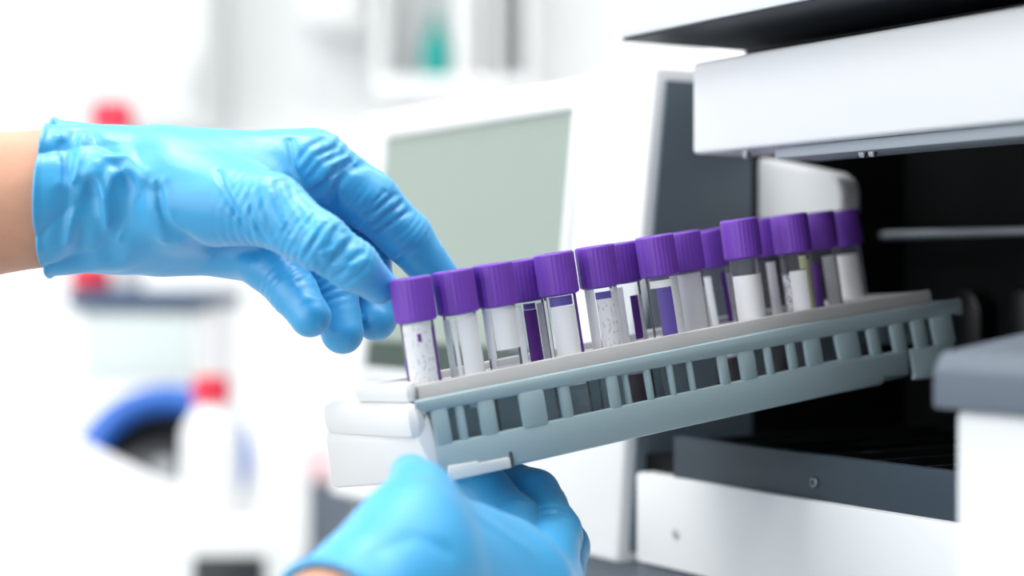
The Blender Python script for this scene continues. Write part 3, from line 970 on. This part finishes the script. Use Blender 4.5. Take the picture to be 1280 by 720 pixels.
# wall shelf with the teal bottle
d = 2.76
sx0, sx1 = wx(470, d), wx(668, d)
shz = wz(100, d)
sh = thing('wall_shelf', ((sx0 + sx1) / 2, 2.94, shz), 'white open shelf on the back wall holding the teal bottle', 'shelf')
bm = bm_new(); box(bm, WORLD, (sx0, sx1), (d - 0.04, 2.94), (shz - 0.022, shz), 0.002); part('shelf_board', bm, M['whitemat'], sh)
bm = bm_new(); box(bm, WORLD, (sx0, sx1), (2.92, 2.94), (shz, shz + 0.5), 0.002); part('back_panel', bm, M['whitemat'], sh)
for px in (470, 570, 610):
    x = wx(px, d)
    bm = bm_new(); box(bm, WORLD, (x, x + 0.02 + (0.014 if px == 570 else 0)), (d - 0.04, 2.92), (shz, shz + 0.5), 0.002); part('divider', bm, M['palegrey'], sh)
bm = bm_new(); box(bm, WORLD, (sx1 - 0.018, sx1), (d - 0.04, 2.92), (shz, shz + 0.5), 0.002); part('divider', bm, M['palegrey'], sh)
x = wx(544, d)
tl = thing('dropper_bottle', (x, d + 0.03, shz), 'teal green dropper bottle with pointed tip standing on the wall shelf', 'bottle')
fr = Frame((x, d + 0.03, shz), (1, 0, 0), (0, 1, 0), (0, 0, 1))
bm = bm_new(); lathe(bm, fr, [(0, 0), (0.021, 0), (0.024, 0.005), (0.024, 0.055), (0.020, 0.066), (0.013, 0.074), (0.011, 0.078), (0, 0.078)], 32); part('body', bm, M['teal'], tl)
bm = bm_new(); lathe(bm, fr, [(0, 0.076), (0.013, 0.076), (0.013, 0.086), (0.008, 0.092), (0.0035, 0.114), (0, 0.114)], 32); part('nozzle', bm, M['teal'], tl)

# pale cabinets on the back wall
d = 2.72
for k, (p0, p1, y0, y1, text) in enumerate([(102, 258, -200, 150, 'pale grey wall cabinet at upper left behind the red capped bottle'),
                                            (372, 462, -200, 26, 'pale grey wall cabinet left of the open shelf')]):
    x0, x1 = wx(p0, d), wx(p1, d)
    c = thing('wall_cabinet', ((x0 + x1) / 2, 2.94, wz(y1, d)), text, 'cabinet', 'wall cabinets')
    bm = bm_new(); box(bm, WORLD, (x0, x1), (d + 0.02, 2.945), (wz(y1, d), wz(y0, d)), 0.003); part('body', bm, M['palegrey'], c)
    bm = bm_new(); box(bm, WORLD, (x0 + 0.002, x1 - 0.002), (d, d + 0.019), (wz(y1, d) + 0.002, wz(y0, d) - 0.002), 0.003); dr = part('door', bm, M['palegrey'], c)
    bm = bm_new(); box(bm, WORLD, (x1 - 0.025, x1 - 0.015), (d - 0.014, d + 0.001), (wz(y1, d) + 0.02, wz(y1, d) + 0.12), 0.003); part('handle', bm, M['steel'], dr)

# ----------------------------------------------------------------------------- light
for k, (x, y) in enumerate([(-1.5, 0.3), (0.8, 0.3), (-1.3, 1.9), (0.6, 1.9), (-1.1, -1.2), (-0.1, 0.62)]):  # unseen panels added to light the room; last one brightens the gloves
    lt = thing('added_ceiling_light', (x, y, 2.7), 'square white ceiling light panel', 'light', 'added ceiling light panels')
    bm = bm_new(); box(bm, WORLD, (x - 0.32, x + 0.32), (y - 0.32, y + 0.32), (2.675, 2.699), 0.004); part('frame', bm, M['whitemat'], lt)
    bm = bm_new(); box(bm, WORLD, (x - 0.3, x + 0.3), (y - 0.3, y + 0.3), (2.668, 2.6755)); part('diffuser', bm, M['lamp'], lt)
    la = bpy.data.lights.new('added_panel_light', 'AREA'); la.shape = 'SQUARE'; la.size = 0.6; la.energy = 21 if k == 5 else (9 if y > 1 else 11); la.color = (1, 0.99, 0.98)
    lo = bpy.data.objects.new('added_panel_light', la); COL.objects.link(lo); lo.location = (x, y, 2.66)


def area(name, loc, tgt, size, energy, col=(1, 1, 1)):
    la = bpy.data.lights.new(name, 'AREA'); la.shape = 'RECTANGLE'; la.size, la.size_y = size; la.energy = energy; la.color = col
    o = bpy.data.objects.new(name, la); COL.objects.link(o)
    o.location = loc
    o.rotation_euler = (Vector(tgt) - Vector(loc)).to_track_quat('-Z', 'Y').to_euler()
    return o


area('fill_left', (-1.7, 0.1, 1.9), (0.1, 0.8, 1.0), (1.2, 1.0), 13, (0.97, 0.99, 1.0))  # added area light for the upper left brightness; the wall has no window
area('fill_front', (-1.3, -1.0, 1.2), (0.25, 0.8, 1.0), (1.8, 1.4), 19, (0.98, 0.99, 1.0))  # added fill from front left to brighten the white panels and tube labels
area('fill_back', (-0.6, 1.2, 2.55), (-0.3, 2.9, 1.0), (2.0, 0.6), 11, (0.98, 0.99, 1.0))  # added fill that lifts the back wall and bench; no real source there

wd = bpy.data.worlds.new('daylight'); SC.world = wd
wd.use_nodes = True
bg = wd.node_tree.nodes['Background']
bg.inputs['Color'].default_value = (0.95, 0.98, 1.0, 1)
bg.inputs['Strength'].default_value = 0.10

# ----------------------------------------------------------------------------- camera
cd = bpy.data.cameras.new('camera')
cam = bpy.data.objects.new('camera', cd); COL.objects.link(cam)
cam.location = CAM
cam.rotation_euler = (PI / 2, 0, 0)
cd.sensor_width = 36.0
cd.lens = 36.0 * FPX / 1280
cd.shift_y = -(360 - CY) / 1280
cd.clip_start = 0.02
cd.dof.use_dof = True
cd.dof.focus_distance = 0.695
cd.dof.aperture_fstop = cd.lens / 16.5
cd.dof.aperture_blades = 0
SC.camera = cam

SC.view_settings.view_transform = 'Standard'
SC.view_settings.look = 'None'
SC.view_settings.gamma = 1.0
SC.view_settings.exposure = 0.0
SC.view_settings.use_curve_mapping = False
SC.cycles.transparent_max_bounces = 24
SC.cycles.max_bounces = 10
